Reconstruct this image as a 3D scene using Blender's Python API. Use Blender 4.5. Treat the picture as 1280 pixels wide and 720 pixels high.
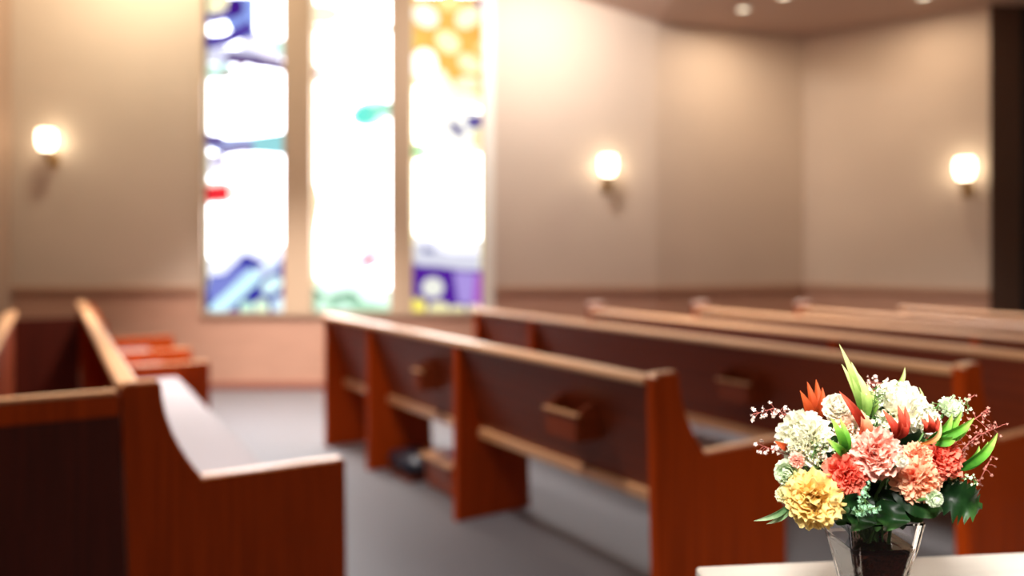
import bpy, bmesh, math, random
from mathutils import Vector, Matrix
for o in list(bpy.data.objects): bpy.data.objects.remove(o)
S = bpy.context.scene
COL = S.collection
R = math.radians
CAMH, HOR, F = 1.355, 310.0, 1000.0

# ------------------------------------------------------------ camera, light
cd = bpy.data.cameras.new('camera'); cam = bpy.data.objects.new('camera', cd); COL.objects.link(cam)
cam.location = (0, 0, CAMH); cam.rotation_euler = (R(90), 0, 0)
cd.sensor_width = 36; cd.lens = 36 * F / 1280; cd.shift_y = -(360 - HOR) / 1280
cd.clip_start = .02
cd.dof.use_dof = True; cd.dof.focus_distance = 1.06; cd.dof.aperture_fstop = 1.35; cd.dof.aperture_blades = 0
S.camera = cam
w = bpy.data.worlds.new('world'); S.world = w; w.use_nodes = True
w.node_tree.nodes['Background'].inputs[0].default_value = (1.0, .72, .58, 1)
w.node_tree.nodes['Background'].inputs[1].default_value = .15
S.view_settings.view_transform = 'Standard'; S.view_settings.look = 'None'
S.view_settings.gamma = 1; S.view_settings.use_curve_mapping = False
S.view_settings.exposure = 0.0
GLASS_E = 8.5
def area(name, loc, tgt, sx, sy, power, col):
    l = bpy.data.lights.new(name, 'AREA'); l.shape = 'RECTANGLE'; l.size = sx; l.size_y = sy
    l.energy = power; l.color = col
    o = bpy.data.objects.new(name, l); COL.objects.link(o); o.location = loc
    o.rotation_euler = (Vector(tgt) - Vector(loc)).to_track_quat('-Z', 'Y').to_euler()
    return o
# unseen fill lights, added to brighten the table, the far wall and the pews
area('table_fill_light', (.1, .3, 3.3), (1.0, 1.15, .9), .6, .6, 26, (1, .95, .88))
area('wall_fill_light', (.3, 6.5, 3.8), (.1, 7.66, 1.9), .8, .25, 70, (1, .95, .9))
area('left_wall_fill_light', (-3.4, 6.5, 4.8), (-3.6, 7.66, 3.0), .8, .25, 78, (1, .90, .66))
for lx, ly, pw in ((-2.0, 6.1, 130), (-1.2, 3.3, 40), (1.2, 5.2, 50), (3.2, 5.6, 30)):  # added top light for the rails and the far floor
    o = area('pew_fill_light', (lx, ly, 3.45), (lx, ly, 0), .5, .5, pw, (1, .93, .87)); o.data.spread = R(84)
o = area('bouquet_fill_light', (-.35, -.5, 2.7), (1.08, 1.09, 1.0), .5, .5, 20, (1, .96, .9)); o.data.spread = R(50)  # added fill from behind the camera, aimed at the bouquet

# ------------------------------------------------------------ helpers
def P(px, py, d): return Vector(((px - 640) / F * d, d, CAMH - (py - HOR) / F * d))
def tag(o, label=None, cat=None, group=None, kind=None):
    if label: o['label'] = label
    if cat: o['category'] = cat
    if group: o['group'] = group
    if kind: o['kind'] = kind
    return o
def link(name, bm, mats, parent=None, smooth=False):
    me = bpy.data.meshes.new(name); bm.to_mesh(me); bm.free()
    o = bpy.data.objects.new(name, me); COL.objects.link(o)
    for m in (mats if isinstance(mats, (list, tuple)) else [mats]): me.materials.append(m)
    if smooth:
        for p in me.polygons: p.use_smooth = True
    if parent: o.parent = parent
    return o
def empty(name, loc, rz=0):
    o = bpy.data.objects.new(name, None); COL.objects.link(o); o.location = loc; o.rotation_euler = (0, 0, rz)
    o.empty_display_size = .1
    return o
def bevel(bm, w, seg=2):
    bmesh.ops.bevel(bm, geom=list(bm.edges), offset=w, segments=seg, affect='EDGES', clamp_overlap=True)
def box(x0, x1, y0, y1, z0, z1, bm=None, bev=0):
    b = bmesh.new()
    vs = [b.verts.new((x, y, z)) for x in (x0, x1) for y in (y0, y1) for z in (z0, z1)]
    for f in ((0,1,3,2),(4,6,7,5),(0,4,5,1),(2,3,7,6),(0,2,6,4),(1,5,7,3)): b.faces.new([vs[i] for i in f])
    bmesh.ops.recalc_face_normals(b, faces=b.faces)
    if bev: bevel(b, bev)
    if bm is None: return b
    return merge(bm, b)
def merge(bm, b, mi=None):
    me = bpy.data.meshes.new('t'); b.to_mesh(me); b.free()
    n = len(bm.faces); bm.from_mesh(me); bpy.data.meshes.remove(me)
    if mi is not None:
        bm.faces.ensure_lookup_table()
        for f in bm.faces[n:]: f.material_index = mi
    return bm
def prism(pts, y0, y1, bev=0):
    """outline in x,z extruded along y"""
    b = bmesh.new()
    a = [b.verts.new((x, y0, z)) for x, z in pts]; c = [b.verts.new((x, y1, z)) for x, z in pts]
    b.faces.new(a); b.faces.new(c[::-1])
    for i in range(len(pts)):
        j = (i + 1) % len(pts); b.faces.new((a[i], c[i], c[j], a[j]))
    bmesh.ops.recalc_face_normals(b, faces=b.faces)
    if bev:
        ed = [e for e in b.edges if len({round(v.co.y, 6) for v in e.verts}) == 1]
        bmesh.ops.bevel(b, geom=ed, offset=bev, segments=2, affect='EDGES', clamp_overlap=True)
    return b
def tube(pts, r, n=6, r1=None, bm=None):
    b = bmesh.new() if bm is None else bm
    pts = [Vector(p) for p in pts]; rings = []
    for i, p in enumerate(pts):
        t = (pts[min(i + 1, len(pts) - 1)] - pts[max(i - 1, 0)]).normalized()
        u = t.cross(Vector((.3, .2, 1)) if abs(t.z) < .9 else Vector((1, 0, 0))).normalized(); v = t.cross(u)
        rr = r if r1 is None else r + (r1 - r) * i / (len(pts) - 1)
        rings.append([b.verts.new(p + (u * math.cos(a) + v * math.sin(a)) * rr) for a in [2 * math.pi * k / n for k in range(n)]])
    for a, c in zip(rings, rings[1:]):
        for k in range(n): b.faces.new((a[k], a[(k + 1) % n], c[(k + 1) % n], c[k]))
    b.faces.new(rings[0][::-1]); b.faces.new(rings[-1])
    return b
def lathe(prof, n=24, cap=True):
    b = bmesh.new(); rings = []
    for r, z in prof:
        rings.append([b.verts.new((r * math.cos(2*math.pi*k/n), r * math.sin(2*math.pi*k/n), z)) for k in range(n)])
    for a, c in zip(rings, rings[1:]):
        for k in range(n): b.faces.new((a[k], a[(k+1)%n], c[(k+1)%n], c[k]))
    if cap: b.faces.new(rings[0][::-1]); b.faces.new(rings[-1])
    bmesh.ops.recalc_face_normals(b, faces=b.faces)
    return b

# ------------------------------------------------------------ materials
def mat(name, col, rough=.6, coat=0, coat_rough=.2, metal=0, spec=.5, noise=0, nscale=(8, 8, 8), col2=None, bump=0, sheen=0, trans=0, sss=0):
    m = bpy.data.materials.new(name); m.use_nodes = True; nt = m.node_tree; b = nt.nodes['Principled BSDF']
    b.inputs['Base Color'].default_value = (*col, 1); b.inputs['Roughness'].default_value = rough
    b.inputs['Coat Weight'].default_value = coat; b.inputs['Coat Roughness'].default_value = coat_rough
    b.inputs['Metallic'].default_value = metal; b.inputs['Specular IOR Level'].default_value = spec
    b.inputs['Sheen Weight'].default_value = sheen; b.inputs['Transmission Weight'].default_value = trans
    if sss:
        b.inputs['Subsurface Weight'].default_value = sss; b.inputs['Subsurface Scale'].default_value = .004
    if noise or bump:
        tc = nt.nodes.new('ShaderNodeTexCoord'); mp = nt.nodes.new('ShaderNodeMapping'); n = nt.nodes.new('ShaderNodeTexNoise')
        mp.inputs['Scale'].default_value = nscale; n.inputs['Scale'].default_value = 1; n.inputs['Detail'].default_value = 5
        nt.links.new(tc.outputs['Object'], mp.inputs[0]); nt.links.new(mp.outputs[0], n.inputs['Vector'])
        if noise:
            r = nt.nodes.new('ShaderNodeValToRGB'); c2 = col2 or tuple(c * (1 - noise) for c in col)
            r.color_ramp.elements[0].color = (*c2, 1); r.color_ramp.elements[0].position = .35
            r.color_ramp.elements[1].color = (*col, 1); r.color_ramp.elements[1].position = .65
            nt.links.new(n.outputs[0], r.inputs[0]); nt.links.new(r.outputs[0], b.inputs['Base Color'])
        if bump:
            bp = nt.nodes.new('ShaderNodeBump'); bp.inputs['Strength'].default_value = bump; bp.inputs['Distance'].default_value = .002
            nt.links.new(n.outputs[0], bp.inputs['Height']); nt.links.new(bp.outputs[0], b.inputs['Normal'])
    return m
def emit(name, col, s):
    m = bpy.data.materials.new(name); m.use_nodes = True; nt = m.node_tree
    nt.nodes.remove(nt.nodes['Principled BSDF']); e = nt.nodes.new('ShaderNodeEmission')
    e.inputs[0].default_value = (*col, 1); e.inputs[1].default_value = s
    nt.links.new(e.outputs[0], nt.nodes['Material Output'].inputs[0]); return m
WOOD = mat('cherry_wood', (.36, .058, .010), .42, coat=.6, coat_rough=.22, noise=.35, nscale=(60, 1.5, 3), bump=.05)
WOODP = mat('cherry_wood_panel', (.42, .048, .002), .5, spec=.12, coat=.04, coat_rough=.3, noise=.3, nscale=(50, 50, 2), bump=.05)
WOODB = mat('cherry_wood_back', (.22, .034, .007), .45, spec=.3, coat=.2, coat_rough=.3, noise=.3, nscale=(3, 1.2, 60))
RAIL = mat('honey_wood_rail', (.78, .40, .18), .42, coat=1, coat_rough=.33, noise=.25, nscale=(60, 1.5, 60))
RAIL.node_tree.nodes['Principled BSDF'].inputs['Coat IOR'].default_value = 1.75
SHADEWOOD = mat('shade_dark_wood', (.085, .010, .003), .45, spec=.3, noise=.3, nscale=(50, 50, 2))  # near-black red puts the shade on the partition into its wood colour
CUSH = mat('pale_seat_fabric', (.26, .235, .25), .75, spec=.2, sheen=.2, noise=.1, nscale=(200, 200, 200))
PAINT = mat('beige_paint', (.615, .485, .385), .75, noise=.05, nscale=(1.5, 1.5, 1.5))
WAINS = mat('wainscot_panel', (.56, .31, .215), .6, noise=.1, nscale=(3, 3, 20))
CHAIRRAIL = mat('rail_trim', (.46, .26, .17), .5)
BASEB = mat('baseboard_red', (.28, .10, .07), .5)
MULL = mat('mullion_paint', (.56, .40, .27), .6)
TRIMW = mat('pale_jamb_paint', (.85, .80, .72), .6)
CARPET = mat('grey_carpet', (.062, .06, .072), .48, spec=.6, sheen=.5, noise=.25, nscale=(60, 60, 60), bump=.3)
CEIL = mat('ceiling_paint', (.50, .36, .29), .8)
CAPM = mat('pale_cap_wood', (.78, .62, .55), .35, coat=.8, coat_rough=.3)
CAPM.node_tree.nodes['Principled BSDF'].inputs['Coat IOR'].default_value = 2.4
DARKW = mat('shaded_wall_brown', (.09, .045, .028), .6)  # dark brown carries the shade on the pier's face
BLACK = mat('doorway_dark', (.006, .004, .004), .8)  # black stands in for the unlit room beyond the doorway
BRASS = mat('aged_brass', (.45, .28, .12), .4, metal=.7)
TABLE = mat('table_laminate', (.80, .74, .66), .35, noise=.06, nscale=(4, 40, 4))
SHADE = emit('frosted_lit_glass', (1, .86, .62), 9)
DISC = emit('downlight_lamp', (1, .85, .62), 3.0)

# ------------------------------------------------------------ room
D = 7.66; WX0 = -4.79; CEILZ = 3.515
def st(name, bm, m, parent=None): return tag(link(name, bm, m, parent), kind='structure')
def seg(p0, p1, z0, z1, th):
    """vertical slab from p0 to p1 (plan), thickness going away from the room"""
    d = (Vector(p1) - Vector(p0)).normalized(); n = Vector((-d.y, d.x))
    b = bmesh.new(); q = [Vector(p0), Vector(p1), Vector(p1) + n * th, Vector(p0) + n * th]
    a = [b.verts.new((v.x, v.y, z0)) for v in q]; c = [b.verts.new((v.x, v.y, z1)) for v in q]
    b.faces.new(a[::-1]); b.faces.new(c)
    for i in range(4): j = (i + 1) % 4; b.faces.new((a[i], a[j], c[j], c[i]))
    return b
st('floor', box(-6, 7, -3, 10, -.1, 0), CARPET)
WA = .965
x_ = lambda px: (px - 640) / F * D
z_ = lambda py: CAMH - (py - HOR) / F * D
SH = 5.0   # half blur width of the over-bright glass
wins = [(250 + SH, 360 - SH), (385 + SH, 493 - SH), (510 + SH, 607 - SH)]
ZB, ZT = z_(395 - SH), 4.0
HT = 5.6
wl = bmesh.new()
merge(wl, seg((WX0 - .3, D), (x_(wins[0][0]), D), WA, HT, .25))
merge(wl, seg((x_(wins[2][1]), D), (1.38, D), WA, HT, .25))
merge(wl, seg((x_(wins[0][0]), D), (x_(wins[2][1]), D), ZT, HT, .25))
st('wall_back', wl, PAINT)
wb = bmesh.new()
merge(wb, seg((WX0 - .3, D), (x_(wins[0][0]), D), 0, WA, .25))
merge(wb, seg((x_(wins[2][1]), D), (1.38, D), 0, WA, .25))
merge(wb, seg((x_(wins[0][0]), D), (x_(wins[2][1]), D), 0, ZB, .25))
st('trim_1', wb, WAINS)
C1, C2 = (2.975, 8.15), (4.24, 7.1)
st('wall_back_right', seg((1.38, D), C1, WA, HT, .25), PAINT)
st('trim_2', seg((1.38, D), C1, 0, WA, .25), WAINS)
st('wall_right', seg(C1, C2, WA, HT, .25), PAINT)
st('trim_3', seg(C1, C2, 0, WA, .25), WAINS)
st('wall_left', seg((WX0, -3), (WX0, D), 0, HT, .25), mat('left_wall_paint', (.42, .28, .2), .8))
C3 = (4.53, 7.12)
st('wall_right_pier', seg(C2, C3, 0, HT, .2), DARKW)
dr = st('dark_doorway_1', seg(C3, (5.6, 7.0), 0, HT, .2), BLACK)
st('wall_right_side', seg((5.6, 7.0), (5.6, -3), 0, HT, .2), PAINT)
def rail(p0, p1, z0, z1, out, m, name):
    d = (Vector(p1) - Vector(p0)).normalized(); n = Vector((-d.y, d.x))
    st(name, seg(Vector(p0) - n * out, Vector(p1) - n * out, z0, z1, out), m)
rail((WX0, D), (x_(wins[0][0]) - .06, D), WA - .03, WA + .02, .025, CHAIRRAIL, 'trim_4')
rail((x_(wins[2][1]) + .06, D), (1.38, D), WA - .03, WA + .02, .025, CHAIRRAIL, 'trim_5')
rail((1.38, D), C1, WA - .03, WA + .02, .025, CHAIRRAIL, 'trim_6')
rail(C1, C2, WA - .03, WA + .02, .025, CHAIRRAIL, 'trim_7')
rail((WX0, D), (1.38, D), 0, .07, .02, BASEB, 'baseboard_back')
rail((1.38, D), C1, 0, .07, .02, BASEB, 'baseboard_back_right')
rail(C1, C2, 0, .07, .02, BASEB, 'baseboard_right')
# ceiling: flat over the right side, rising to the left
SL = .32
st('ceiling', prism([(7, CEILZ), (1.38, CEILZ), (-5.2, CEILZ + 6.58 * SL), (-5.2, CEILZ + 6.58 * SL + .1), (1.38, CEILZ + .15), (7, CEILZ + .15)], -3, 9), CEIL)

# stained glass windows: one frame and one leaded glass panel each
GM = {}
def gm(c, s=1.0):
    k = (tuple(c), s)
    if k not in GM: GM[k] = emit('lit_stained_glass', c, s)
    return GM[k]
def srgb(r, g, b): return tuple((v / 255 / 12.92 if v / 255 < .04045 else ((v / 255 + .055) / 1.055) ** 2.4) for v in (r, g, b))
def piece(bm, mats, pts, col, s, layer):
    m = gm(srgb(*col), s)
    if m not in mats: mats.append(m)
    y = D + .08 - .003 * layer
    f = bm.faces.new([bm.verts.new((x_(a), y, z_(b))) for a, b in pts]); f.material_index = mats.index(m)
def ell(cx, cy, rx, ry, ang=0, n=18):
    a = R(ang); return [(cx + rx*math.cos(t)*math.cos(a) - ry*math.sin(t)*math.sin(a), cy + rx*math.cos(t)*math.sin(a) + ry*math.sin(t)*math.cos(a)) for t in [2*math.pi*k/n for k in range(n)]]
def band(pts, w):
    up, dn = [], []
    for i, (x, y) in enumerate(pts):
        a = pts[max(i-1, 0)]; c = pts[min(i+1, len(pts)-1)]; dx, dy = c[0]-a[0], c[1]-a[1]; l = math.hypot(dx, dy)
        up.append((x - dy/l*w/2, y + dx/l*w/2)); dn.append((x + dy/l*w/2, y - dx/l*w/2))
    return up + dn[::-1]
PCS = [
 [ # left light
  ([(245,318),(270,326),(300,300),(336,316),(362,298),(362,340),(245,352)], (232,236,255), 1.6, .3), (ell(325,60,30,24), (246,240,255), 1.5, .3), (ell(262,205,22,14), (240,238,255), 1.5, .3), (ell(268,240,28,16,0), (255,235,225), 1.8, .3),
  (ell(265, 0, 20, 16), (255, 246, 200), 1.3, 1), ([(285,-8),(316,-8),(316,44),(292,50),(276,20)], (150,175,250), 1.0, 1),
  (band([(245,20),(266,21),(284,14),(297,0)], 13), (110,85,215), .6, 2), (ell(291,6,11,13), (105,50,200), .45, 3),
  (band([(245,50),(278,48),(312,30)], 17), (115,90,215), .55, 2), ([(245,57),(310,57),(340,76),(300,80),(245,76)], (225,225,250), 1.1, 1),
  (band([(280,70),(320,75),(362,84)], 13), (120,60,170), .45, 2), (band([(272,95),(290,90),(300,80)], 7), (215,120,90), .6, 3),
  ([(245,78),(282,78),(294,88),(280,98),(245,98)], (215,250,240), 1.1, 1), (ell(350,57,12,10), (205,250,240), 1.2, 1),
  ([(245,166),(268,171),(310,169),(362,162),(362,194),(310,190),(268,190),(245,178)], (185,195,245), .9, 1),
  ([(312,169),(362,162),(362,192),(315,190)], (165,235,240), .9, 2), (band([(245,171),(276,174)], 14), (125,85,190), .5, 3),
  (band([(262,203),(276,191),(296,187),(314,187)], 8), (160,100,170), .5, 3), (ell(298,145,7,10,-30), (215,245,245), 1.6, 1),
  (band([(245,243),(262,242),(283,240)], 20), (250,50,60), 1.0, 2), (band([(300,298),(310,290)], 7), (235,170,140), .9, 2),
  ([(245,338),(258,345),(276,343),(292,328),(302,318),(318,324),(336,334),(362,314),(362,400),(245,400)], (70,60,215), .55, 1),
  ([(258,346),(276,345),(296,330),(312,336),(262,386),(255,365)], (150,160,250), .75, 2),
  (band([(262,393),(290,368),(318,342)], 19), (205,245,255), 1.25, 3), (band([(318,342),(345,330)], 12), (220,235,255), 1.2, 3),
  (ell(337,357,15,10,-35), (215,245,245), 1.25, 3), (ell(305,385,9,8), (200,245,220), 1.2, 3), (ell(324,384,9,10), (225,250,215), 1.25, 3), (ell(347,382,10,10), (215,240,250), 1.25, 3)],
 [ # middle light
  ([(380,345),(420,352),(450,350),(496,366),(496,392),(380,392)], (225,252,235), 1.5, .3), (ell(462,322,24,14,-30), (255,236,242), 1.8, .3), (ell(462,140,28,18,-15), (225,252,245), 1.7, .3), (ell(396,90,14,12), (255,240,240), 1.6, .3),
  (band([(380,33),(440,35),(496,33)], 7), (245,235,190), 1.0, 1), (ell(400,15,25,14), (255,250,215), 1.3, 1), (ell(455,142,16,13,-15), (110,235,215), 1.15, 2),
  (band([(455,142),(475,135),(496,130)], 13), (150,235,205), 1.1, 2), (band([(385,88),(396,90)], 8), (190,90,120), .6, 2),
  (band([(381,210),(392,250),(384,300)], 14), (255,235,190), 1.2, 1), (ell(430,265,16,20,30), (250,225,245), 1.5, 1),
  (ell(459,325,11,5,-35), (235,70,120), .9, 2), (ell(438,124,8,7), (255,250,200), 1.3, 1),
  ([(380,362),(398,372),(420,370),(440,366),(452,378),(496,386),(496,400),(380,400)], (190,240,205), .95, 1),
  (band([(390,364),(402,371)], 6), (120,170,130), .6, 2), (band([(412,373),(436,368),(447,376)], 6), (110,180,140), .6, 2), (ell(402,384,8,8), (225,255,235), 1.2, 2), (ell(428,385,11,7), (215,250,230), 1.1, 2)],
 [ # right light
  ([(505,290),(545,298),(612,300),(612,340),(505,340)], (240,240,250), 1.4, .3), (ell(582,165,36,30), (250,248,235), 1.5, .3), (ell(520,188,18,12), (230,252,225), 1.6, .3), ([(505,60),(570,80),(612,110),(612,136),(560,126),(505,100)], (255,250,215), 1.5, .3),
  ([(505,-8),(612,-8),(612,118),(570,112),(555,86),(505,66)], (248,190,95), 1.15, 1),
  (ell(531,17,18,14,35), (255,250,225), 1.5, 2), (ell(561,0,15,11), (255,240,160), 1.2, 2), (ell(584,19,17,13,-35), (255,246,205), 1.4, 2),
  (ell(522,48,7,6), (255,215,110), 1.05, 2), (ell(559,50,17,13,40), (255,246,190), 1.4, 2), (ell(596,39,10,8), (255,190,90), 1.0, 2), (ell(600,57,6,6), (255,235,160), 1.1, 3),
  (ell(586,77,16,11,35), (255,246,195), 1.3, 2), (ell(583,103,16,10), (255,250,210), 1.2, 2), (ell(529,78,17,20), (255,255,240), 2.0, 2),
  (ell(604,2,9,10), (90,60,220), .6, 3), (ell(570,160,13,6,45), (130,110,200), .5, 2),
  (band([(583,152),(610,149)], 15), (100,70,200), .55, 2), (ell(597,172,9,13), (250,240,190), 1.1, 1), (ell(519,188,9,6), (150,240,150), .9, 2),
  ([(505,306),(530,304),(560,318),(612,318),(612,345),(505,330)], (225,225,240), 1.0, 1), (band([(528,312),(542,314)], 6), (130,130,200), .6, 2),
  ([(505,316),(520,332),(550,334),(580,338),(612,338),(612,400),(505,400)], (115,50,205), .55, 2),
  ([(566,340),(594,342),(590,380),(572,380)], (190,165,245), .85, 3), ([(594,342),(612,342),(612,392),(590,384)], (205,110,230), .75, 3),
  (ell(540,360,14,13), (235,235,225), 1.1, 4), (ell(521,384,11,11), (255,240,110), 1.1, 4), (ell(548,387,14,9), (250,245,185), 1.1, 4), (ell(572,387,10,5), (250,245,190), 1.05, 4), (ell(592,386,9,5), (245,235,200), 1.0, 4)]]
def clip(pts, x0, x1, y0, y1):
    for ax, lim, sg in ((0, x0, 1), (0, x1, -1), (1, y0, 1), (1, y1, -1)):
        out = []
        for i in range(len(pts)):
            a, c = pts[i-1], pts[i]; ia = (a[ax]-lim)*sg >= 0; ic = (c[ax]-lim)*sg >= 0
            if ia != ic:
                t = (lim - a[ax]) / (c[ax] - a[ax]); out.append(tuple(a[k] + (c[k]-a[k])*t for k in (0, 1)))
            if ic: out.append(c)
        pts = out
        if len(pts) < 3: return []
    return pts
TINT = [(242, 247, 255), (250, 252, 255), (255, 255, 248)]
for i, (a, b) in enumerate(wins):
    fr = bmesh.new()
    xa, xb = x_(a), x_(b)
    L = .10 if i else .06; Rr = .10 if i < 2 else .0
    mid_l = x_((wins[i-1][1] + a) / 2) if i else xa - .02
    mid_r = x_((b + wins[i+1][0]) / 2) if i < 2 else xb + .02
    box(mid_l, xa, D - .03, D + .2, ZB - .03, ZT + .03, fr); box(xb, mid_r, D - .03, D + .2, ZB - .03, ZT + .03, fr)
    box(xa, xb, D - .03, D + .2, ZB - .03, ZB, fr); box(xa, xb, D - .03, D + .2, ZT, ZT + .03, fr)
    wf = st('window_%d' % (i + 1), fr, MULL)
    g = bmesh.new(); mats = []
    y1p = 395 - SH; y0p = (CAMH - ZT) / D * F + HOR
    piece(g, mats, [(a, y0p), (b, y0p), (b, y1p), (a, y1p)], TINT[i], GLASS_E, 0)
    edge = [(245, 240, 190), (255, 246, 175), (255, 250, 170)][i]
    for ex, e0, e1 in ((a, -20, 360), (b, 205 if i == 0 else -20, 360)):
        q = clip(band([(ex, e0), (ex, e1)], 5), a, b, y0p, y1p); piece(g, mats, q, edge, 1.2, 1)
    for pts, c, s, l in PCS[i]:
        q = clip(pts, a, b, y0p, y1p)
        if q: piece(g, mats, q, c, s, l)
    # leaded glass above the picture, pale amber and blue quarries
    rnd = random.Random(i)
    for _ in range(4):
        q = clip(ell(rnd.uniform(a, b), rnd.uniform(y0p, -12), 9, 7), a, b, y0p, -9)
        if q: piece(g, mats, q, [(120,120,235), (240,180,80)][_ % 2], .8, 1)
    bmesh.ops.recalc_face_normals(g, faces=g.faces)
    link('stained_glass', g, mats, wf)
jm = box(x_(wins[2][1]) + .021, x_(wins[2][1]) + .12, D - .035, D - .001, ZB - .03, HT - 1.4)
st('trim_8', jm, TRIMW)

# ------------------------------------------------------------ pews
def pew_outline(W, arm, top, back_h=None):
    pts = [(0.03, 0), (0.0, top - .015), (.015, top), (.11, top), (.125, top - .015)]
    for k in range(1, 9):
        t = k / 8; pts.append((.125 + (.255 - .125) * t ** 1.9, top - .015 + (arm - top + .015) * t))
    pts += [(W - .015, arm), (W, arm - .015), (W + .006, 0)]
    return pts
def sup_outline(top, seat):
    return [(.0, 0), (.0, top), (.06, top), (.19, seat - .02), (.42, seat - .045), (.44, 0)]
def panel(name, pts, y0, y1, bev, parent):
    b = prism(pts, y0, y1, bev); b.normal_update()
    for f in b.faces: f.material_index = 1 if (f.normal.z > .12 and f.calc_center_median().z > .3) else 0  # upward faces take the paler rail wood to imitate light on the edges
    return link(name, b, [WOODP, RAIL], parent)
def pew(loc, ang, length, label, W=.77, arm=.555, supports=(), arms=(), seat_w=.575, seat_z=.45, far_post=True, near=True, ptop=.915, group=None, flat_far=False, racks=(), cap=False):
    t = empty('pew', (loc[0], loc[1], 0), R(ang)); tag(t, label, 'pew', group)
    th = .05
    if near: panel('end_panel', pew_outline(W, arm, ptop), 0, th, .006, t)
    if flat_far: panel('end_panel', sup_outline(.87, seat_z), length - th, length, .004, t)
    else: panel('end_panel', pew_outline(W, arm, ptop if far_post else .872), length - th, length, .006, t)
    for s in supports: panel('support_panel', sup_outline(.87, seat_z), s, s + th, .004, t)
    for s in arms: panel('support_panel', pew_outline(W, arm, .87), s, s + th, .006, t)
    y0, y1 = (th if near else 0), (length if not far_post or flat_far else length - th)
    link('top_rail', prism([(-.008, .872), (-.012, .886), (-.004, .9), (.052, .9), (.060, .892), (.060, .872)], y0, y1), RAIL, t)
    link('backrest', prism([(.012, .871), (.05, .871), (.172, seat_z - .01), (.145, seat_z - .02)], y0, length - th), WOODB, t)
    link('lower_rail', prism([(.125, seat_z - .045), (.12, seat_z - .005), (.142, seat_z), (.165, seat_z - .045)], y0, length - th), RAIL, t)
    link('seat', prism([(.16, seat_z - .05), (.165, seat_z - .02), (seat_w - .01, seat_z - .02), (seat_w, seat_z - .03), (seat_w - .01, seat_z - .06)], y0, length - th), WOOD, t)
    link('cushion', prism([(.18, seat_z - .0195), (.185, seat_z + .005), (.2, seat_z + .012), (seat_w - .03, seat_z + .012), (seat_w - .012, seat_z + .002), (seat_w - .012, seat_z - .0195)], y0 + .001, length - th - .001), CUSH, t)
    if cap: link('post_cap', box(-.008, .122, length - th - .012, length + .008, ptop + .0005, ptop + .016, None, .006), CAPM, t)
    for (r0, r1) in racks:
        u0, u1 = -.035, .07
        rk = bmesh.new()
        box(u0 + .012, u1 + .03, r0, r1, .60, .615, rk)
        box(u0, u0 + .013, r0, r1, .60, .70, rk, .002)
        merge(rk, prism([(u0 + .012, .60), (u0 + .012, .72), (.03, .745), (.06, .745), (.1, .60)], r0 - .013, r0, .002))
        merge(rk, prism([(u0 + .012, .60), (u0 + .012, .72), (.03, .745), (.06, .745), (.1, .60)], r1, r1 + .013, .002))
        k = link('book_rack', rk, WOODB, t)
        link('rack_ledge', box(u0 - .010, u0 + .018, r0 - .012, r1 + .012, .70, .708, None, .002), RAIL, k)
    return t
AR = 33.4
cu, su = math.cos(R(AR)), math.sin(R(AR))
def base(s, tt):   # s = distance across the rows, tt = depth of the near end measured along the row
    return (s * cu - tt * -su * -1, s * su + tt * cu)
def near_at(x, z): return (x, z)
pew((.497, 2.79), AR, 3.25, 'front right pew along the aisle, with two book racks on its back', W=.71, arm=.605,
    supports=(1.39, 2.48), far_post=False, flat_far=True, seat_w=.55, racks=((.40, .60), (1.73, 1.81)))
# rows behind: far ends at these plan points
def rowpew(farx, farz, length, label, **k):
    d = (-su, cu); pew((farx - d[0] * length, farz - d[1] * length), AR, length, label, W=.60, arm=.60, seat_w=.52, **k)
rowpew(-.29, 6.03, 3.62, 'second right pew, its near curved post standing behind the flowers', supports=(2.85,), flat_far=True, far_post=False, racks=((1.0, 1.18),))
rowpew(.56, 5.98, 4.1, 'third right pew, first of the rows with a pale post cap at its far end', cap=True, ptop=.932, supports=(2.0,))
rowpew(1.37, 6.08, 4.1, 'fourth right pew, its pale post cap between two others', cap=True, ptop=.932, supports=(2.0,))
rowpew(2.15, 6.08, 4.1, 'fifth right pew, furthest row with a pale post cap, by the right corner', cap=True, ptop=.932, supports=(2.0,))
rowpew(2.98, 6.15, 4.1, 'last right pew against the right wall, no cap showing', supports=(2.0,), far_post=False)
AL = 30.0
cl, sl = math.cos(R(AL)), math.sin(R(AL))
LN = (-1.30, 2.66)
pew(LN, AL, 3.86, 'left pew with pale seat cushion facing the aisle, largest curved end panel', W=.77, arm=.557, arms=(3.0,), far_post=False, ptop=.905)
pew((LN[0] - sl * 4.15, LN[1] + cl * 4.15), AL, .78, 'short far left pew standing near the back wall', W=.77, arm=.557, far_post=False, near=False)
# partition box behind the left pew
t = empty('partition', (LN[0], LN[1], 0), R(AL)); tag(t, 'dark wooden partition box behind the left pew with white lit rails', 'partition')
GB = .43
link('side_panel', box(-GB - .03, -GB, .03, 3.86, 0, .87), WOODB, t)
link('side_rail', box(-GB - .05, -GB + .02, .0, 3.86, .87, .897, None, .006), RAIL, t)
link('end_panel', prism([(-GB - .02, 0), (-GB - .02, .869), (-.003, .869), (.025, 0)], .0, .03), SHADEWOOD, t)
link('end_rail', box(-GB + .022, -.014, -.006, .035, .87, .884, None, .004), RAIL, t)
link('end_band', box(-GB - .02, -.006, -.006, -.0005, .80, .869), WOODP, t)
link('far_panel', box(-GB, -.014, 3.81, 3.84, 0, .84), SHADEWOOD, t)
link('floor_panel', box(-GB, -.014, .03, 3.81, .0, .03), SHADEWOOD, t)

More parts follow.
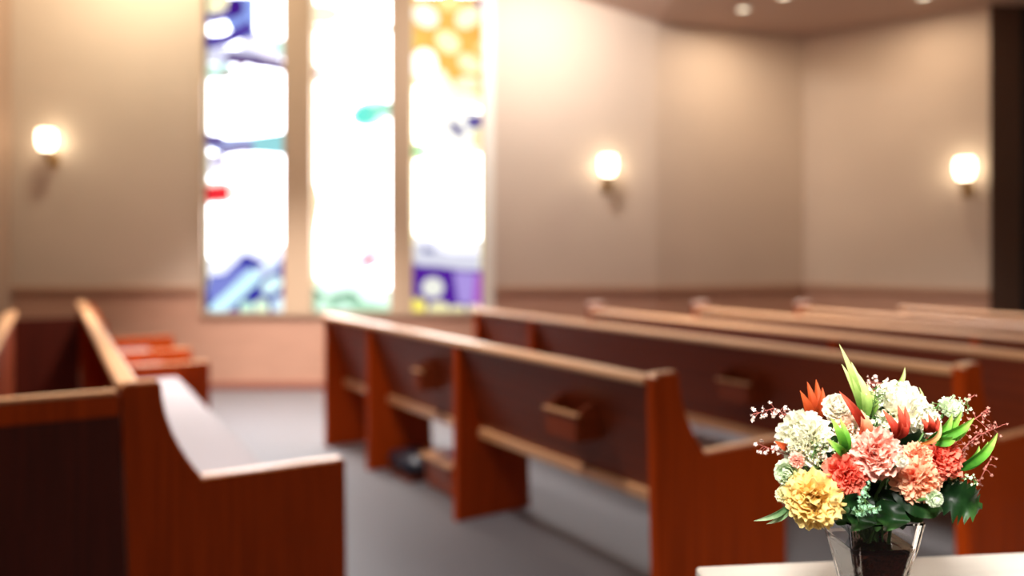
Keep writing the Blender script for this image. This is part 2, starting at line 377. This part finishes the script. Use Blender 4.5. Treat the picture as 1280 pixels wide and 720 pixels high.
# things under the front right pew
def under(px, py): # floor point
    d = CAMH / (py - HOR) * F; return ((px - 640) / F * d, d)
x, y = under(560, 614)
k = empty('kneeler', (x, y, 0), R(AR)); tag(k, 'wooden kneeler box with a pale top under the front right pew', 'kneeler')
link('body', prism([(-.05, .012), (-.07, .17), (.16, .17), (.19, .012)], -.14, .16, .006), WOOD, k)
link('top_board', box(-.09, .18, -.17, .19, .171, .19, None, .005), RAIL, k)
link('foot', box(-.04, .18, -.12, -.09, 0, .0115), WOOD, k); link('foot', box(-.04, .18, .09, .12, 0, .0115), WOOD, k)
x, y = under(512, 592)
k = empty('kneeling_pad', (x, y, 0), R(AR)); tag(k, 'dark blue-black padded kneeler lying beside the wooden kneeler', 'kneeler')
NAVY = mat('dark_vinyl', (.02, .02, .035), .35)
link('cushion', box(-.1, .1, -.2, .1, .04, .14, None, .02), NAVY, k, True)
link('base_board', box(-.09, .09, -.18, .08, 0, .039), WOODB, k)

# ------------------------------------------------------------ wall sconces and downlights
def sconce(loc, rz, label):
    t = empty('wall_sconce', loc, rz); tag(t, label, 'wall light', None)
    link('lamp_shade', lathe([(.025, -.09), (.05, -.08), (.07, -.04), (.077, .01), (.075, .06), (.07, .095), (.066, .095), (.07, .06), (.072, .01), (.064, -.04), (.045, -.074), (.025, -.084)], 28, False), SHADE, t, True)
    a = lathe([(.02, -.17), (.034, -.16), (.036, -.10), (.05, -.088), (.02, -.086)], 20); link('socket', a, BRASS, t, True)
    link('arm', tube([(0, .0, -.15), (0, .05, -.2), (0, .10, -.19), (0, .122, -.17)], .012, 10), BRASS, t, True)
    pl = box(-.045, .045, .121, .134, -.24, -.09, None, .006); link('wall_plate', pl, BRASS, t)
def P3(px, py, d): return P(px, py, d)
p = P(58, 176, D - .135); sconce(p, 0, 'lit wall sconce at the far left, beside the left corner')
p = P(760, 208, D - .135); sconce(p, 0, 'lit wall sconce between the stained glass windows and the corner')
ang = math.atan2(C2[1] - C1[1], C2[0] - C1[0])
p = Vector((4.095, 7.22, 0)); n = Vector((math.sin(ang), -math.cos(ang), 0)); q = p + n * .135
r = (1205 - 640) / F   # on the right wall
for tt in [k / 200 for k in range(201)]:
    q = Vector((C1[0] + (C2[0]-C1[0])*tt, C1[1] + (C2[1]-C1[1])*tt, 0)) + n * .135
    if q.x / q.y >= r: break
q.z = CAMH - (212 - HOR) / F * q.y
sconce(q, ang, 'lit wall sconce on the right wall next to the dark pier')
for px, py, lab in ((929, 11, 'round recessed ceiling light, wholly in view above the corner'), (980, -5, 'round recessed ceiling light cut by the top edge, nearest the first one'), (1155, -4, 'round recessed ceiling light cut by the top edge, near the dark pier')):
    d = (CEILZ - CAMH) / (HOR - py) * F
    t = empty('ceiling_light', ((px - 640) / F * d, d, CEILZ)); tag(t, lab, 'ceiling light', 'recessed ceiling lights')
    del t['group']
    link('ring', lathe([(.062, -.0005), (.062, -.008), (.05, -.010), (.047, -.0005)], 28, False), TRIMW, t, True)
    l = bpy.data.lights.new('downlight', 'AREA'); l.shape = 'DISK'; l.size = .09; l.energy = 11; l.color = (1, .8, .58)
    lo = bpy.data.objects.new('downlight', l); COL.objects.link(lo); lo.parent = t; lo.location = (0, 0, -.012)
    link('lamp', lathe([(.001, -.004), (.046, -.004), (.046, -.0005), (.001, -.0005)], 28), DISC, t)

# ------------------------------------------------------------ table
TH = .80
c0 = Vector((.320, 1.394)); ta = math.atan2(1.46 - 1.394, .935 - .318)
t = empty('table', (c0.x, c0.y, 0), ta); tag(t, 'cream topped table in the right foreground under the flower vase', 'table')
link('tabletop', box(0, 1.5, -.44, 0, TH - .03, TH, None, .003), TABLE, t)
link('apron', box(.05, 1.45, -.08, -.06, TH - .12, TH - .0305), TABLE, t); link('apron', box(.05, 1.45, -.40, -.38, TH - .12, TH - .0305), TABLE, t)
for lx in (.05, 1.40):
    for ly in (-.11, -.41): link('leg', box(lx, lx + .05, ly, ly + .05, 0, TH - .0305, None, .003), TABLE, t)

# ------------------------------------------------------------ vase
VD = 1.10
vc = P(1087.5, 650, VD); VB = TH + .0005
GLASS = mat('clear_glass', (1, 1, 1), .0, trans=1); GLASS.node_tree.nodes['Principled BSDF'].inputs['IOR'].default_value = 1.5
def sq_ring(b, h, z, cr=.22, n=5):
    vs = []
    for q, (sx, sy) in enumerate(((1, 1), (-1, 1), (-1, -1), (1, -1))):
        for k in range(n + 1):
            a = math.pi / 2 * q + math.pi / 2 * k / n; r = h * cr
            vs.append(b.verts.new((sx * (h - r) + r * math.cos(a), sy * (h - r) + r * math.sin(a), z)))
    return vs
def sq_loft(prof, cr=.22, closed=True):
    b = bmesh.new(); rs = [sq_ring(b, h, z, cr) for h, z in prof]
    for a, c in zip(rs, rs[1:]):
        m = len(a)
        for k in range(m): b.faces.new((a[k], a[(k+1) % m], c[(k+1) % m], c[k]))
    b.faces.new(rs[0][::-1]); b.faces.new(rs[-1])
    bmesh.ops.recalc_face_normals(b, faces=b.faces); return b
VP_ = [(.030, 0), (.031, .006), (.0285, .03), (.0305, .06), (.0335, .095), (.0395, .125), (.0465, .155), (.0525, .190)]
def prof_at(z):
    for (a, z0), (c, z1) in zip(VP_, VP_[1:]):
        if z0 <= z <= z1: return a + (c - a) * (z - z0) / (z1 - z0)
    return VP_[-1][0]
inner = [(prof_at(z) - .005, z) for z in (.190, .175, .155, .125, .095, .06, .03, .018)]
RZ = R(4)
v = link('vase', sq_loft(VP_ + [(prof_at(.190) - .002, .1915)] + inner), GLASS, None, False)
v.location = (vc.x, vc.y, VB); v.rotation_euler = (0, 0, RZ)
tag(v, 'clear square flared glass vase standing on the cream table', 'vase')
WATER = mat('water', (.9, .8, .72), 0, trans=1); WATER.node_tree.nodes['Principled BSDF'].inputs['IOR'].default_value = 1.33
wt = link('water', sq_loft([(prof_at(z) - .0047, z) for z in (.0176, .03, .06, .095, .125, .156)]), WATER, None, False)
wt.location = v.location; wt.rotation_euler = v.rotation_euler; tag(wt, 'water standing inside the glass vase', 'water', kind='stuff')
BARK = mat('dark_bark', (.055, .014, .007), .9, spec=.05, noise=.7, nscale=(300, 300, 300), col2=(.02, .006, .004))
rnd = random.Random(5)
bk = bmesh.new()
core = sq_loft([(prof_at(z) - .0085, z) for z in (.021, .06, .095, .125, .148)]); merge(bk, core)
for k in range(520):
    z = rnd.uniform(.021, .146); h = prof_at(z) - .0085
    s = rnd.uniform(.003, .006)
    c = box(-s, s, -s * .6, s * .6, -s * .5, s * .5)
    M = Matrix.Translation((rnd.uniform(-h, h), rnd.uniform(-h, h), z)) @ Matrix.Rotation(rnd.uniform(0, 6), 4, 'Z') @ Matrix.Rotation(rnd.uniform(-1, 1), 4, 'X')
    bmesh.ops.transform(c, matrix=M, verts=c.verts); merge(bk, c)
bo = link('bark_chips', bk, BARK); bo.location = v.location; bo.rotation_euler = v.rotation_euler
tag(bo, 'dark brown bark chips filling the glass vase', 'filler', kind='stuff')

# ------------------------------------------------------------ flowers
def petal_mat(name, base, tip, mid=None, rough=.6, p0=.25, p1=.85, nz=.25):
    m = mat(name, base, rough, spec=.2); nt = m.node_tree; b = nt.nodes['Principled BSDF']
    uv = nt.nodes.new('ShaderNodeUVMap'); sp = nt.nodes.new('ShaderNodeSeparateXYZ'); r = nt.nodes.new('ShaderNodeValToRGB')
    tc = nt.nodes.new('ShaderNodeTexCoord'); n = nt.nodes.new('ShaderNodeTexNoise'); n.inputs['Scale'].default_value = 90
    ad = nt.nodes.new('ShaderNodeMath'); ad.operation = 'MULTIPLY_ADD'; ad.inputs[1].default_value = nz * 2; 
    sb = nt.nodes.new('ShaderNodeMath'); sb.operation = 'SUBTRACT'; sb.inputs[1].default_value = nz
    nt.links.new(uv.outputs[0], sp.inputs[0]); nt.links.new(tc.outputs['Object'], n.inputs['Vector'])
    nt.links.new(n.outputs[0], ad.inputs[0]); nt.links.new(sp.outputs[1], ad.inputs[2]); nt.links.new(ad.outputs[0], sb.inputs[0])
    nt.links.new(sb.outputs[0], r.inputs[0])
    r.color_ramp.elements[0].color = (*base, 1); r.color_ramp.elements[0].position = p0
    r.color_ramp.elements[1].color = (*tip, 1); r.color_ramp.elements[1].position = p1
    if mid: e = r.color_ramp.elements.new((p0 + p1) / 2); e.color = (*mid, 1)
    nt.links.new(r.outputs[0], b.inputs['Base Color'])
    tr = nt.nodes.new('ShaderNodeBsdfTranslucent'); mx = nt.nodes.new('ShaderNodeMixShader'); mx.inputs[0].default_value = .35
    nt.links.new(r.outputs[0], tr.inputs[0]); nt.links.new(b.outputs[0], mx.inputs[1]); nt.links.new(tr.outputs[0], mx.inputs[2])
    nt.links.new(mx.outputs[0], nt.nodes['Material Output'].inputs[0])
    return m
YEL = petal_mat('yellow_petal', srgb(225, 115, 40), srgb(252, 226, 150), srgb(244, 196, 92))
CORAL = petal_mat('coral_petal', srgb(200, 25, 22), srgb(248, 135, 112), srgb(235, 72, 62))
PINK = petal_mat('pink_petal', srgb(225, 70, 58), srgb(255, 205, 188), srgb(243, 128, 108))
PEACH = petal_mat('peach_petal', srgb(225, 75, 52), srgb(252, 195, 160), srgb(240, 128, 100))
CREAM = petal_mat('cream_petal', srgb(240, 236, 185), srgb(255, 254, 238), srgb(252, 248, 220))
WHITE = petal_mat('white_petal', srgb(220, 215, 180), srgb(255, 250, 238), srgb(245, 238, 220))
MINT = petal_mat('pale_green_petal', srgb(150, 185, 120), srgb(235, 245, 220), srgb(205, 225, 185))
GSTEM = mat('green_stem', srgb(70, 105, 45), .6)
LGREEN = petal_mat('light_green_leaf', srgb(50, 115, 28), srgb(165, 210, 95), srgb(95, 165, 48), nz=.15)
PGREEN = petal_mat('pale_green_leaf', srgb(120, 165, 70), srgb(225, 235, 160), srgb(180, 210, 115), nz=.15)
DGREEN = petal_mat('dark_green_leaf', srgb(15, 38, 16), srgb(55, 90, 42), srgb(26, 56, 24), rough=.4)
GREYGR = petal_mat('grey_green_leaf', srgb(80, 120, 75), srgb(190, 215, 170), srgb(130, 165, 115))
ORNG = petal_mat('orange_leaf', srgb(130, 42, 12), srgb(205, 92, 45), srgb(175, 65, 25), nz=.1)
REDL = petal_mat('red_leaf', srgb(130, 32, 20), srgb(215, 100, 75), srgb(180, 55, 38), nz=.15)
PKTW = mat('pink_twig', srgb(170, 90, 80), .6)
BLS = mat('tiny_blossom', srgb(250, 225, 215), .6); BLG = mat('tiny_green_blossom', srgb(215, 232, 190), .6); BLR = mat('tiny_pink_blossom', srgb(205, 140, 125), .6)
BLB = mat('tiny_mint_blossom', srgb(150, 200, 160), .6)
def orient(o, dirv, spin=0):
    q = Vector(dirv).to_track_quat('Z', 'Y'); o.rotation_mode = 'QUATERNION'
    from mathutils import Quaternion
    o.rotation_quaternion = q @ Quaternion((0, 0, 1), spin)
def petal(bm, uvl, M, L, W, curl, ruffle, rnd, nu=5, nv=5, jag=.12, taper=1.0, cup=.3):
    """one petal, base at origin growing along +Z (tilted by M), curling outward"""
    ph = rnd.uniform(0, 6); g = []
    for j in range(nv + 1):
        v = j / nv; row = []
        wv = W * (math.sin(min(1, v * 1.15 + .08) * math.pi / 2) ** taper) if taper > 0 else W * math.sin(math.pi * (v * .92 + .04))
        a = curl * v * v
        for i in range(nu + 1):
            u = i / nu * 2 - 1
            l = L * v * (1 - .12 * u * u) + (rnd.uniform(-jag, jag) * L if j == nv else 0)
            x = u * wv / 2; zz = l * math.cos(a); y = -l * math.sin(a) + cup * W * u * u * v
            y += ruffle * v * v * math.sin(u * 5 + ph) * L; zz += ruffle * .5 * v * math.cos(u * 7 + ph) * L
            row.append(bm.verts.new(M @ Vector((x, y, zz))))
        g.append(row)
    for j in range(nv):
        for i in range(nu):
            f = bm.faces.new((g[j][i], g[j][i+1], g[j+1][i+1], g[j+1][i]))
            for lp, (a, b_) in zip(f.loops, ((i, j), (i+1, j), (i+1, j+1), (i, j+1))): lp[uvl].uv = (a / nu, b_ / nv)
def bloom(kind, r, seed):
    rnd = random.Random(seed); bm = bmesh.new(); uvl = bm.loops.layers.uv.new('UVMap')
    if kind == 'carnation':   # ruffled ball, facing +Z
        for lay, (n, tilt, L) in enumerate(((9, 8, .86), (15, 24, .96), (20, 42, 1.0), (24, 61, 1.0), (24, 81, .97), (20, 101, .84))):
            for k in range(n):
                a = 2 * math.pi * (k + rnd.random() * .6) / n
                M = Matrix.Rotation(a, 4, 'Z') @ Matrix.Rotation(R(tilt + rnd.uniform(-8, 8)), 4, 'X') @ Matrix.Rotation(rnd.uniform(-.4, .4), 4, 'Z')
                petal(bm, uvl, M, r * L * rnd.uniform(.84, 1.08), r * rnd.uniform(.55, .75), rnd.uniform(-.3, .5), .11, rnd, 10, 5, .06, cup=.08)
    elif kind == 'mum':       # dense slender petals over a dome
        for n, tilt, L in ((16, 8, .88), (26, 22, .96), (34, 38, 1.0), (40, 54, 1.0), (42, 70, 1.0), (38, 88, 1.0), (26, 106, .92)):
            for k in range(n):
                a = 2 * math.pi * (k + rnd.random() * .5) / n
                M = Matrix.Rotation(a, 4, 'Z') @ Matrix.Rotation(R(tilt + rnd.uniform(-6, 6)), 4, 'X')
                petal(bm, uvl, M, r * L * rnd.uniform(.9, 1.08), r * .27, rnd.uniform(-.6, .1), .03, rnd, 3, 5, .05, taper=.7, cup=.6)
    elif kind == 'ball':      # tight round bud of overlapping small petals
        for n, tilt in ((5, 12), (8, 34), (11, 56), (13, 78), (13, 100), (9, 124)):
            for k in range(n):
                a = 2 * math.pi * (k + rnd.random() * .5) / n
                M = Matrix.Rotation(a, 4, 'Z') @ Matrix.Rotation(R(tilt), 4, 'X')
                petal(bm, uvl, M, r * rnd.uniform(.94, 1.03), r * .55, rnd.uniform(-.55, -.2), .03, rnd, 4, 4, .03)
    return bm
def spline(p0, p1, bend, n=6):
    p0, p1 = Vector(p0), Vector(p1); m = (p0 + p1) / 2 + Vector(bend)
    return [(1-t)**2 * p0 + 2*t*(1-t) * m + t*t * p1 for t in [k / n for k in range(n + 1)]]
CORE = Vector((vc.x, VD, 1.005))
MOUTH = Vector((vc.x, VD, VB + .15))
def flower(name, kind, px, py, rpx, d, m, label, cat='flower', face=None, seed=0, group=None, squash=None):
    p = P(px, py, d); r = rpx * 1.1 / F * d
    f = face or (p - CORE + Vector((0, -.10, .0)))
    o = link(name, bloom(kind, r, seed), m, None, True); o.location = p; orient(o, Vector(f), seed)
    if squash: o.scale = squash
    tag(o, label, cat, group)
    Mi = (Matrix.Translation(p) @ o.rotation_quaternion.to_matrix().to_4x4()).inverted()
    k = random.Random(seed); tgt = MOUTH + Vector((k.uniform(-.018, .018), k.uniform(-.015, .015), 0))
    pts = [Mi @ q for q in spline(p - Vector(f).normalized() * r * .25, tgt, (0, .02, .015))]
    link('stem', tube(pts, .0022, 6), GSTEM, o, True)
    cal = tube([(0, 0, -r * .45), (0, 0, -r * .2), (0, 0, 0)], r * .12, 8, r * .3); link('calyx', cal, GSTEM, o, True)
    return o
FD = 1.07
flower('carnation', 'carnation', 1016, 622, 33, 1.045, YEL, 'large yellow carnation hanging over the left rim of the vase', face=(-.45, -1, .05), seed=1)
flower('carnation', 'carnation', 1056, 592, 25, 1.05, CORAL, 'bright coral red carnation just above right of the yellow carnation', face=(-.2, -1, .1), seed=2)
flower('carnation', 'carnation', 1092, 567, 30, 1.04, PINK, 'light pink carnation in the middle of the bouquet', face=(.0, -1, .35), seed=3)
flower('carnation', 'carnation', 1143, 598, 27, 1.04, PEACH, 'peach pink carnation low right of the middle above dark leaves', face=(.15, -1, -.1), seed=4)
flower('carnation', 'carnation', 1170, 574, 27, 1.065, CORAL, 'coral carnation at the right end of the carnations', face=(.6, -1, .2), seed=5)
flower('carnation', 'carnation', 1146, 570, 16, 1.05, PEACH, 'small peach carnation between the two right carnations', face=(.1, -1, .4), seed=15)
flower('chrysanthemum', 'mum', 1006, 549, 33, 1.09, CREAM, 'cream chrysanthemum at the upper left of the bouquet', face=(-.6, -.8, .5), seed=6)
flower('chrysanthemum', 'mum', 1121, 513, 33, 1.12, CREAM, 'large cream chrysanthemum at the top of the bouquet', face=(.0, -.75, .7), seed=7)
flower('chrysanthemum', 'mum', 1146, 528, 24, 1.12, CREAM, 'cream chrysanthemum partly behind the red leaf, right of the top one', face=(.4, -.8, .4), seed=8)
flower('ranunculus', 'ball', 1046, 510, 17, 1.09, WHITE, 'round white bloom beside the red bud near the top left', face=(-.2, -1, .5), seed=9)
flower('ranunculus', 'ball', 985, 591, 16, 1.07, MINT, 'pale green white round bloom at the left edge above the yellow carnation', face=(-.5, -1, .2), seed=10)
flower('small_carnation', 'carnation', 1058, 533, 16, 1.08, petal_mat('pale_peach_petal', srgb(230, 150, 110), srgb(255, 235, 215), srgb(250, 205, 175)), 'pale peach small carnation below the red bud', face=(0, -1, .3), seed=11)
flower('small_carnation', 'carnation', 996, 575, 9, 1.06, PINK, 'tiny pink bloom below the upper left chrysanthemum', face=(-.3, -1, 0), seed=12)
flower('rosebud', 'ball', 1126, 576, 8, 1.0, WHITE, 'tiny white bud between the pink and peach carnations', face=(0, -1, .1), seed=13)
flower('rosebud', 'ball', 1167, 623, 10, 1.0, MINT, 'tiny pale bud below the peach pink carnation', face=(.2, -1, -.2), seed=14)
flower('small_carnation', 'carnation', 980, 618, 10, 1.07, petal_mat('lemon_petal', srgb(190, 195, 110), srgb(250, 246, 205), srgb(232, 228, 160)), 'small lemon white bloom left of the yellow carnation', face=(-.6, -1, 0), seed=16)
flower('chrysanthemum', 'mum', 1186, 513, 15, 1.11, MINT, 'small pale green chrysanthemum at the upper right', face=(.5, -.7, .6), seed=17)

def leaf(name, p0, p1, wpx, d0, d1, m, label, bendpx=0, seg=10, fold=.25, lobes=0, wave=0, cat='leaf', group=None, twist=0, seed=0):
    a, c = P(p0[0], p0[1], d0), P(p1[0], p1[1], d1); L = (c - a).length; t = (c - a).normalized()
    W = wpx / F * (d0 + d1) / 2
    side = t.cross(Vector((0, -1, 0))).normalized(); nrm = side.cross(t)
    side = (side * math.cos(twist) + nrm * math.sin(twist)).normalized(); nrm = side.cross(t)
    bm = bmesh.new(); uvl = bm.loops.layers.uv.new('UVMap'); rows = []; nu = 6; rnd = random.Random(seed)
    for j in range(seg + 1):
        v = j / seg; w_ = W * max(.03, math.sin(math.pi * min(1, (v * .96 + .04)) ** .85) ** .8)
        if lobes: w_ *= 1 + .28 * (1 if (j % 2) else -1) * (0 < j < seg)
        ctr = a + t * L * v + side * (bendpx / F * d0) * math.sin(math.pi * v) - nrm * 0 + Vector((0, -.012 * math.sin(math.pi * v), 0))
        rows.append([bm.verts.new(ctr + side * (u * w_ / 2) + nrm * (fold * w_ * abs(u) + wave * W * math.sin(v * 14 + (3 if u > 0 else 0)) * abs(u))) for u in [i / nu * 2 - 1 for i in range(nu + 1)]])
    for j in range(seg):
        for i in range(nu):
            f = bm.faces.new((rows[j][i], rows[j][i+1], rows[j+1][i+1], rows[j+1][i]))
            for lp, (x, y) in zip(f.loops, ((i, j), (i+1, j), (i+1, j+1), (i, j+1))): lp[uvl].uv = (x / nu, y / seg)
    o = link(name, bm, m, None, True); tag(o, label, cat, group)
    link('stalk', tube(spline(a, MOUTH + Vector((rnd.uniform(-.015, .015), rnd.uniform(-.01, .015), 0)), (0, .01, 0), 5), .0016, 6, .0016), GSTEM, o, True)
    return o
def fan(name, root, tips, d, m, label, wpx, cat='leaf'):
    """several narrow blades from one root: one plant thing with blade parts"""
    bm0 = P(root[0], root[1], d); o = link(name, tube([bm0 - Vector((0, 0, .001)), bm0 + Vector((0, 0, .002))], .002, 6), GSTEM); tag(o, label, cat)
    for i, (tx, ty) in enumerate(tips):
        l = leaf('blade', root, (tx, ty), wpx, d, d + .012 * ((i % 3) - 1), m, None, fold=.3, seed=i)
        ch = [c for c in l.children]
        for c in ch[0:1] if i else []: bpy.data.objects.remove(c)
        l.parent = o
        for k in ('label', 'category'):
            if k in l: del l[k]
    return o
fan('palm_leaf', (1077, 520), [(1049, 430), (1058, 470), (1064, 452), (1052, 455)], 1.11, PGREEN, 'tall pale green pointed leaf sprig rising above the bouquet', 9)
leaf('pointed_leaf', (1082, 525), (1072, 466), 13, 1.10, 1.11, PGREEN, 'yellow green pointed leaf in front of the tall sprig', seed=3)
leaf('pointed_leaf', (1090, 520), (1084, 480), 10, 1.11, 1.12, PGREEN, 'pale pointed leaf right of the tall sprig', seed=4)
fan('palm_leaf', (1055, 569), [(1038, 521), (1050, 523), (1060, 548), (1033, 548)], 1.05, LGREEN, 'bright green twin blades left of the pink carnation', 11)
fan('palm_leaf', (1158, 551), [(1218, 522), (1212, 534), (1202, 514), (1196, 546), (1190, 517)], 1.06, LGREEN, 'bright green fan of blades at the upper right', 12)
fan('palm_leaf', (1194, 588), [(1247, 541), (1235, 552), (1224, 557)], 1.07, LGREEN, 'bright green pointed leaf reaching furthest right', 13)
leaf('pointed_leaf', (1110, 492), (1131, 459), 7, 1.13, 1.14, PGREEN, 'small pale leaf tip sticking up at the top', seed=5)
leaf('pointed_leaf', (1144, 505), (1149, 484), 5, 1.13, 1.14, PGREEN, 'smallest pale leaf tip at the top right of the chrysanthemum', seed=6)
fan('protea_leaf', (1014, 532), [(1000, 488), (1009, 477), (1020, 474), (1028, 484), (1004, 505)], 1.12, ORNG, 'orange hand shaped leaf at the upper left', 12)
leaf('red_bud', (1080, 540), (1049, 489), 12, 1.06, 1.05, REDL, 'pointed red bud leaning left beside the white round bloom', fold=.5, cat='bud', seed=7)
leaf('red_bud', (1074, 545), (1076, 512), 16, 1.055, 1.05, petal_mat('salmon_leaf', srgb(220, 110, 70), srgb(250, 190, 150), srgb(240, 150, 110)), 'salmon petal below the pointed red bud', fold=.5, cat='bud', seed=8)
fan('red_leaf', (1120, 549), [(1122, 506), (1131, 507), (1103, 512), (1128, 520)], 1.06, REDL, 'red brown pointed leaves in front of the top chrysanthemum', 11)
fan('red_leaf', (1155, 540), [(1160, 517), (1172, 520), (1150, 522)], 1.06, REDL, 'red leaves left of the bright green fan', 10)
leaf('curled_leaf', (1146, 556), (1176, 527), 7, 1.05, 1.04, petal_mat('straw_leaf', srgb(200, 130, 70), srgb(245, 220, 160), srgb(230, 180, 120)), 'straw coloured curled leaf beside the green fan', bendpx=4, seed=9)
leaf('protea_tip', (985, 560), (968, 551), 9, 1.08, 1.08, ORNG, 'small orange leaf tip left of the upper left chrysanthemum', seed=10)
fan('grass_blade', (990, 627), [(942, 651), (958, 655)], 1.07, GREYGR, 'grey green blades sticking out at the lower left', 8)
DL = [((1115, 612), (1178, 640), 34, 1.05, 'dark green leaf between the right rim and the ruffled leaf'), ((1075, 618), (1040, 632), 26, 1.05, 'small dark green leaf beside the yellow carnation at the rim'), ((1105, 625), (1108, 664), 40, 1.05, 'dark green leaf hanging inside the right front of the vase mouth'), ((1070, 625), (1066, 664), 36, 1.05, 'dark green leaf hanging inside the left front of the vase mouth'),
      ((1170, 612), (1226, 636), 46, 1.07, 'dark green ruffled leaf at the lower right'), ((1150, 605), (1222, 615), 34, 1.09, 'dark green leaf behind the ruffled lower right leaf'),
      ((1098, 615), (1160, 645), 34, 1.06, 'dark green leaf hanging over the right rim'), ((1085, 612), (1045, 655), 30, 1.07, 'dark green leaf over the left rim behind the yellow carnation'),
      ((1080, 610), (1092, 662), 46, 1.08, 'dark green leaf filling the vase mouth'), ((1110, 615), (1125, 660), 34, 1.075, 'dark green leaf at the right of the vase mouth'),
      ((1100, 600), (1050, 625), 40, 1.09, 'dark green leaf under the coral red carnation'), ((1110, 600), (1150, 625), 40, 1.10, 'dark green leaf under the peach pink carnation'),
      ((1060, 570), (1010, 590), 44, 1.10, 'dark green leaf behind the yellow carnation'), ((1060, 575), (1000, 560), 40, 1.11, 'dark green leaf behind the tiny pink bloom'),
      ((1090, 560), (1090, 500), 50, 1.125, 'dark green leaf behind the middle of the bouquet'), ((1120, 570), (1165, 535), 44, 1.11, 'dark green leaf behind the red leaves'), ((1060, 600), (1090, 625), 40, 1.10, 'dark green leaf deep under the middle carnation'),
      ((1065, 565), (1035, 530), 36, 1.125, 'dark green leaf behind the twin blades')]
for i, (a, c, wd, d, lab) in enumerate(DL):
    leaf('broad_leaf', a, c, wd, d, d - .015 if i < 6 else d, DGREEN, lab, lobes=1 if 'ruffled' in lab and 'rim' not in lab else 0, seg=14, wave=.12, seed=20 + i)

BMESH = {}
def blossom_mesh(m, r):
    k = (m.name, r)
    if k not in BMESH:
        bm = bmesh.new()
        for q in range(5):
            a = 2 * math.pi * q / 5
            vs = [bm.verts.new((0, 0, 0))] + [bm.verts.new((math.cos(a + s) * r * l, math.sin(a + s) * r * l, r * h)) for s, l, h in ((-.55, .7, .3), (-.2, 1.05, .5), (.2, 1.05, .5), (.55, .7, .3))]
            bm.faces.new(vs)
        bmesh.ops.create_icosphere(bm, subdivisions=1, radius=r * .35)
        me = bpy.data.meshes.new('blossom'); bm.to_mesh(me); bm.free(); me.materials.append(m); BMESH[k] = me
    return BMESH[k]
def spray(path, d, n, spread, m, rb, label, tm=GSTEM, seed=0, d1=None):
    """a twig following pixel points, side twigs and tiny blossoms"""
    rnd = random.Random(seed); d1 = d1 or d
    pts = [P(x, y, d + (d1 - d) * i / (len(path) - 1)) for i, (x, y) in enumerate(path)]
    bm = tube([MOUTH + Vector((rnd.uniform(-.01, .01), .005, .0))] + pts, .0009, 5, .0005)
    spots = []
    for k in range(n):
        t = (k + rnd.random()) / n * (len(pts) - 1); i = min(int(t), len(pts) - 2); q = pts[i].lerp(pts[i + 1], t - i)
        e = q + Vector((rnd.uniform(-1, 1), rnd.uniform(-.5, .5), rnd.uniform(-1, 1))) * spread / F * d
        tube([q, (q + e) / 2 + Vector((0, 0, .001)), e], .0004, 4, bm=bm); spots.append(e)
    o = link('filler_sprig', bm, tm); tag(o, label, 'sprig')
    me = blossom_mesh(m, rb / F * d)
    for e in spots:
        b = bpy.data.objects.new('blossom', me); COL.objects.link(b); b.parent = o; b.location = e
        b.rotation_euler = (R(90) + rnd.uniform(-.9, .9), rnd.uniform(-.9, .9), rnd.uniform(0, 6)); b.scale = (rnd.uniform(.7, 1.2),) * 3
    return o
spray([(1010, 545), (990, 525), (968, 510), (942, 518)], 1.10, 42, 8, BLS, 3.0, 'pinkish white sprig arching out at the upper left', PKTW, 1)
spray([(1005, 575), (975, 565), (950, 556)], 1.08, 30, 8, BLS, 3.0, 'short pinkish white sprig at the left below the arching one', PKTW, 2)
spray([(1020, 590), (1015, 570), (1022, 555)], 1.055, 30, 14, BLG, 2.4, 'greenish white sprig between the yellow carnation and the upper left chrysanthemum', GSTEM, 3)
spray([(1095, 545), (1090, 515), (1096, 482)], 1.10, 60, 14, BLG, 2.6, 'white sprig between the tall green leaf and the top chrysanthemum', GSTEM, 4)
spray([(1085, 545), (1075, 542), (1100, 538)], 1.05, 36, 12, BLS, 2.6, 'white sprig just above the middle pink carnation', GSTEM, 5)
spray([(1085, 530), (1098, 495), (1085, 477), (1110, 480)], 1.13, 36, 9, BLS, 2.4, 'loose white sprig at the very top left of the top chrysanthemum', PKTW, 6)
spray([(1150, 520), (1172, 508), (1190, 500), (1212, 508)], 1.11, 46, 9, BLG, 2.8, 'greenish white sprig at the upper right', GSTEM, 7)
spray([(1190, 560), (1210, 530), (1235, 512)], 1.10, 36, 12, BLR, 2.2, 'pink sprig behind the bright green fan', PKTW, 8)
spray([(1195, 570), (1220, 545), (1250, 533)], 1.11, 36, 10, BLR, 2.2, 'pink sprig behind the furthest right leaf', PKTW, 9)
spray([(1190, 620), (1225, 600), (1240, 570)], 1.12, 18, 10, BLR, 1.8, 'sparse pink sprig below the furthest right leaf', PKTW, 10)
spray([(1190, 600), (1210, 598), (1222, 602)], 1.06, 20, 6, BLG, 2.2, 'small greenish sprig above the ruffled dark leaf', GSTEM, 11)
spray([(1082, 630), (1080, 618), (1088, 606)], 1.0, 22, 7, BLB, 2.6, 'mint green sprig hanging below the middle carnation, the upper one', GSTEM, 12)
spray([(1070, 640), (1080, 638), (1098, 634)], .995, 34, 6, BLB, 2.6, 'mint green sprig lying across the vase mouth', GSTEM, 13)
spray([(1200, 510), (1208, 500), (1218, 494)], 1.12, 8, 3, BLR, 1.8, 'thin pink twig pointing up at the right', PKTW, 14)
spray([(1060, 560), (1030, 560), (1028, 575)], 1.065, 30, 11, BLG, 2.2, 'greenish sprig left of the bright green twin blades', GSTEM, 15)
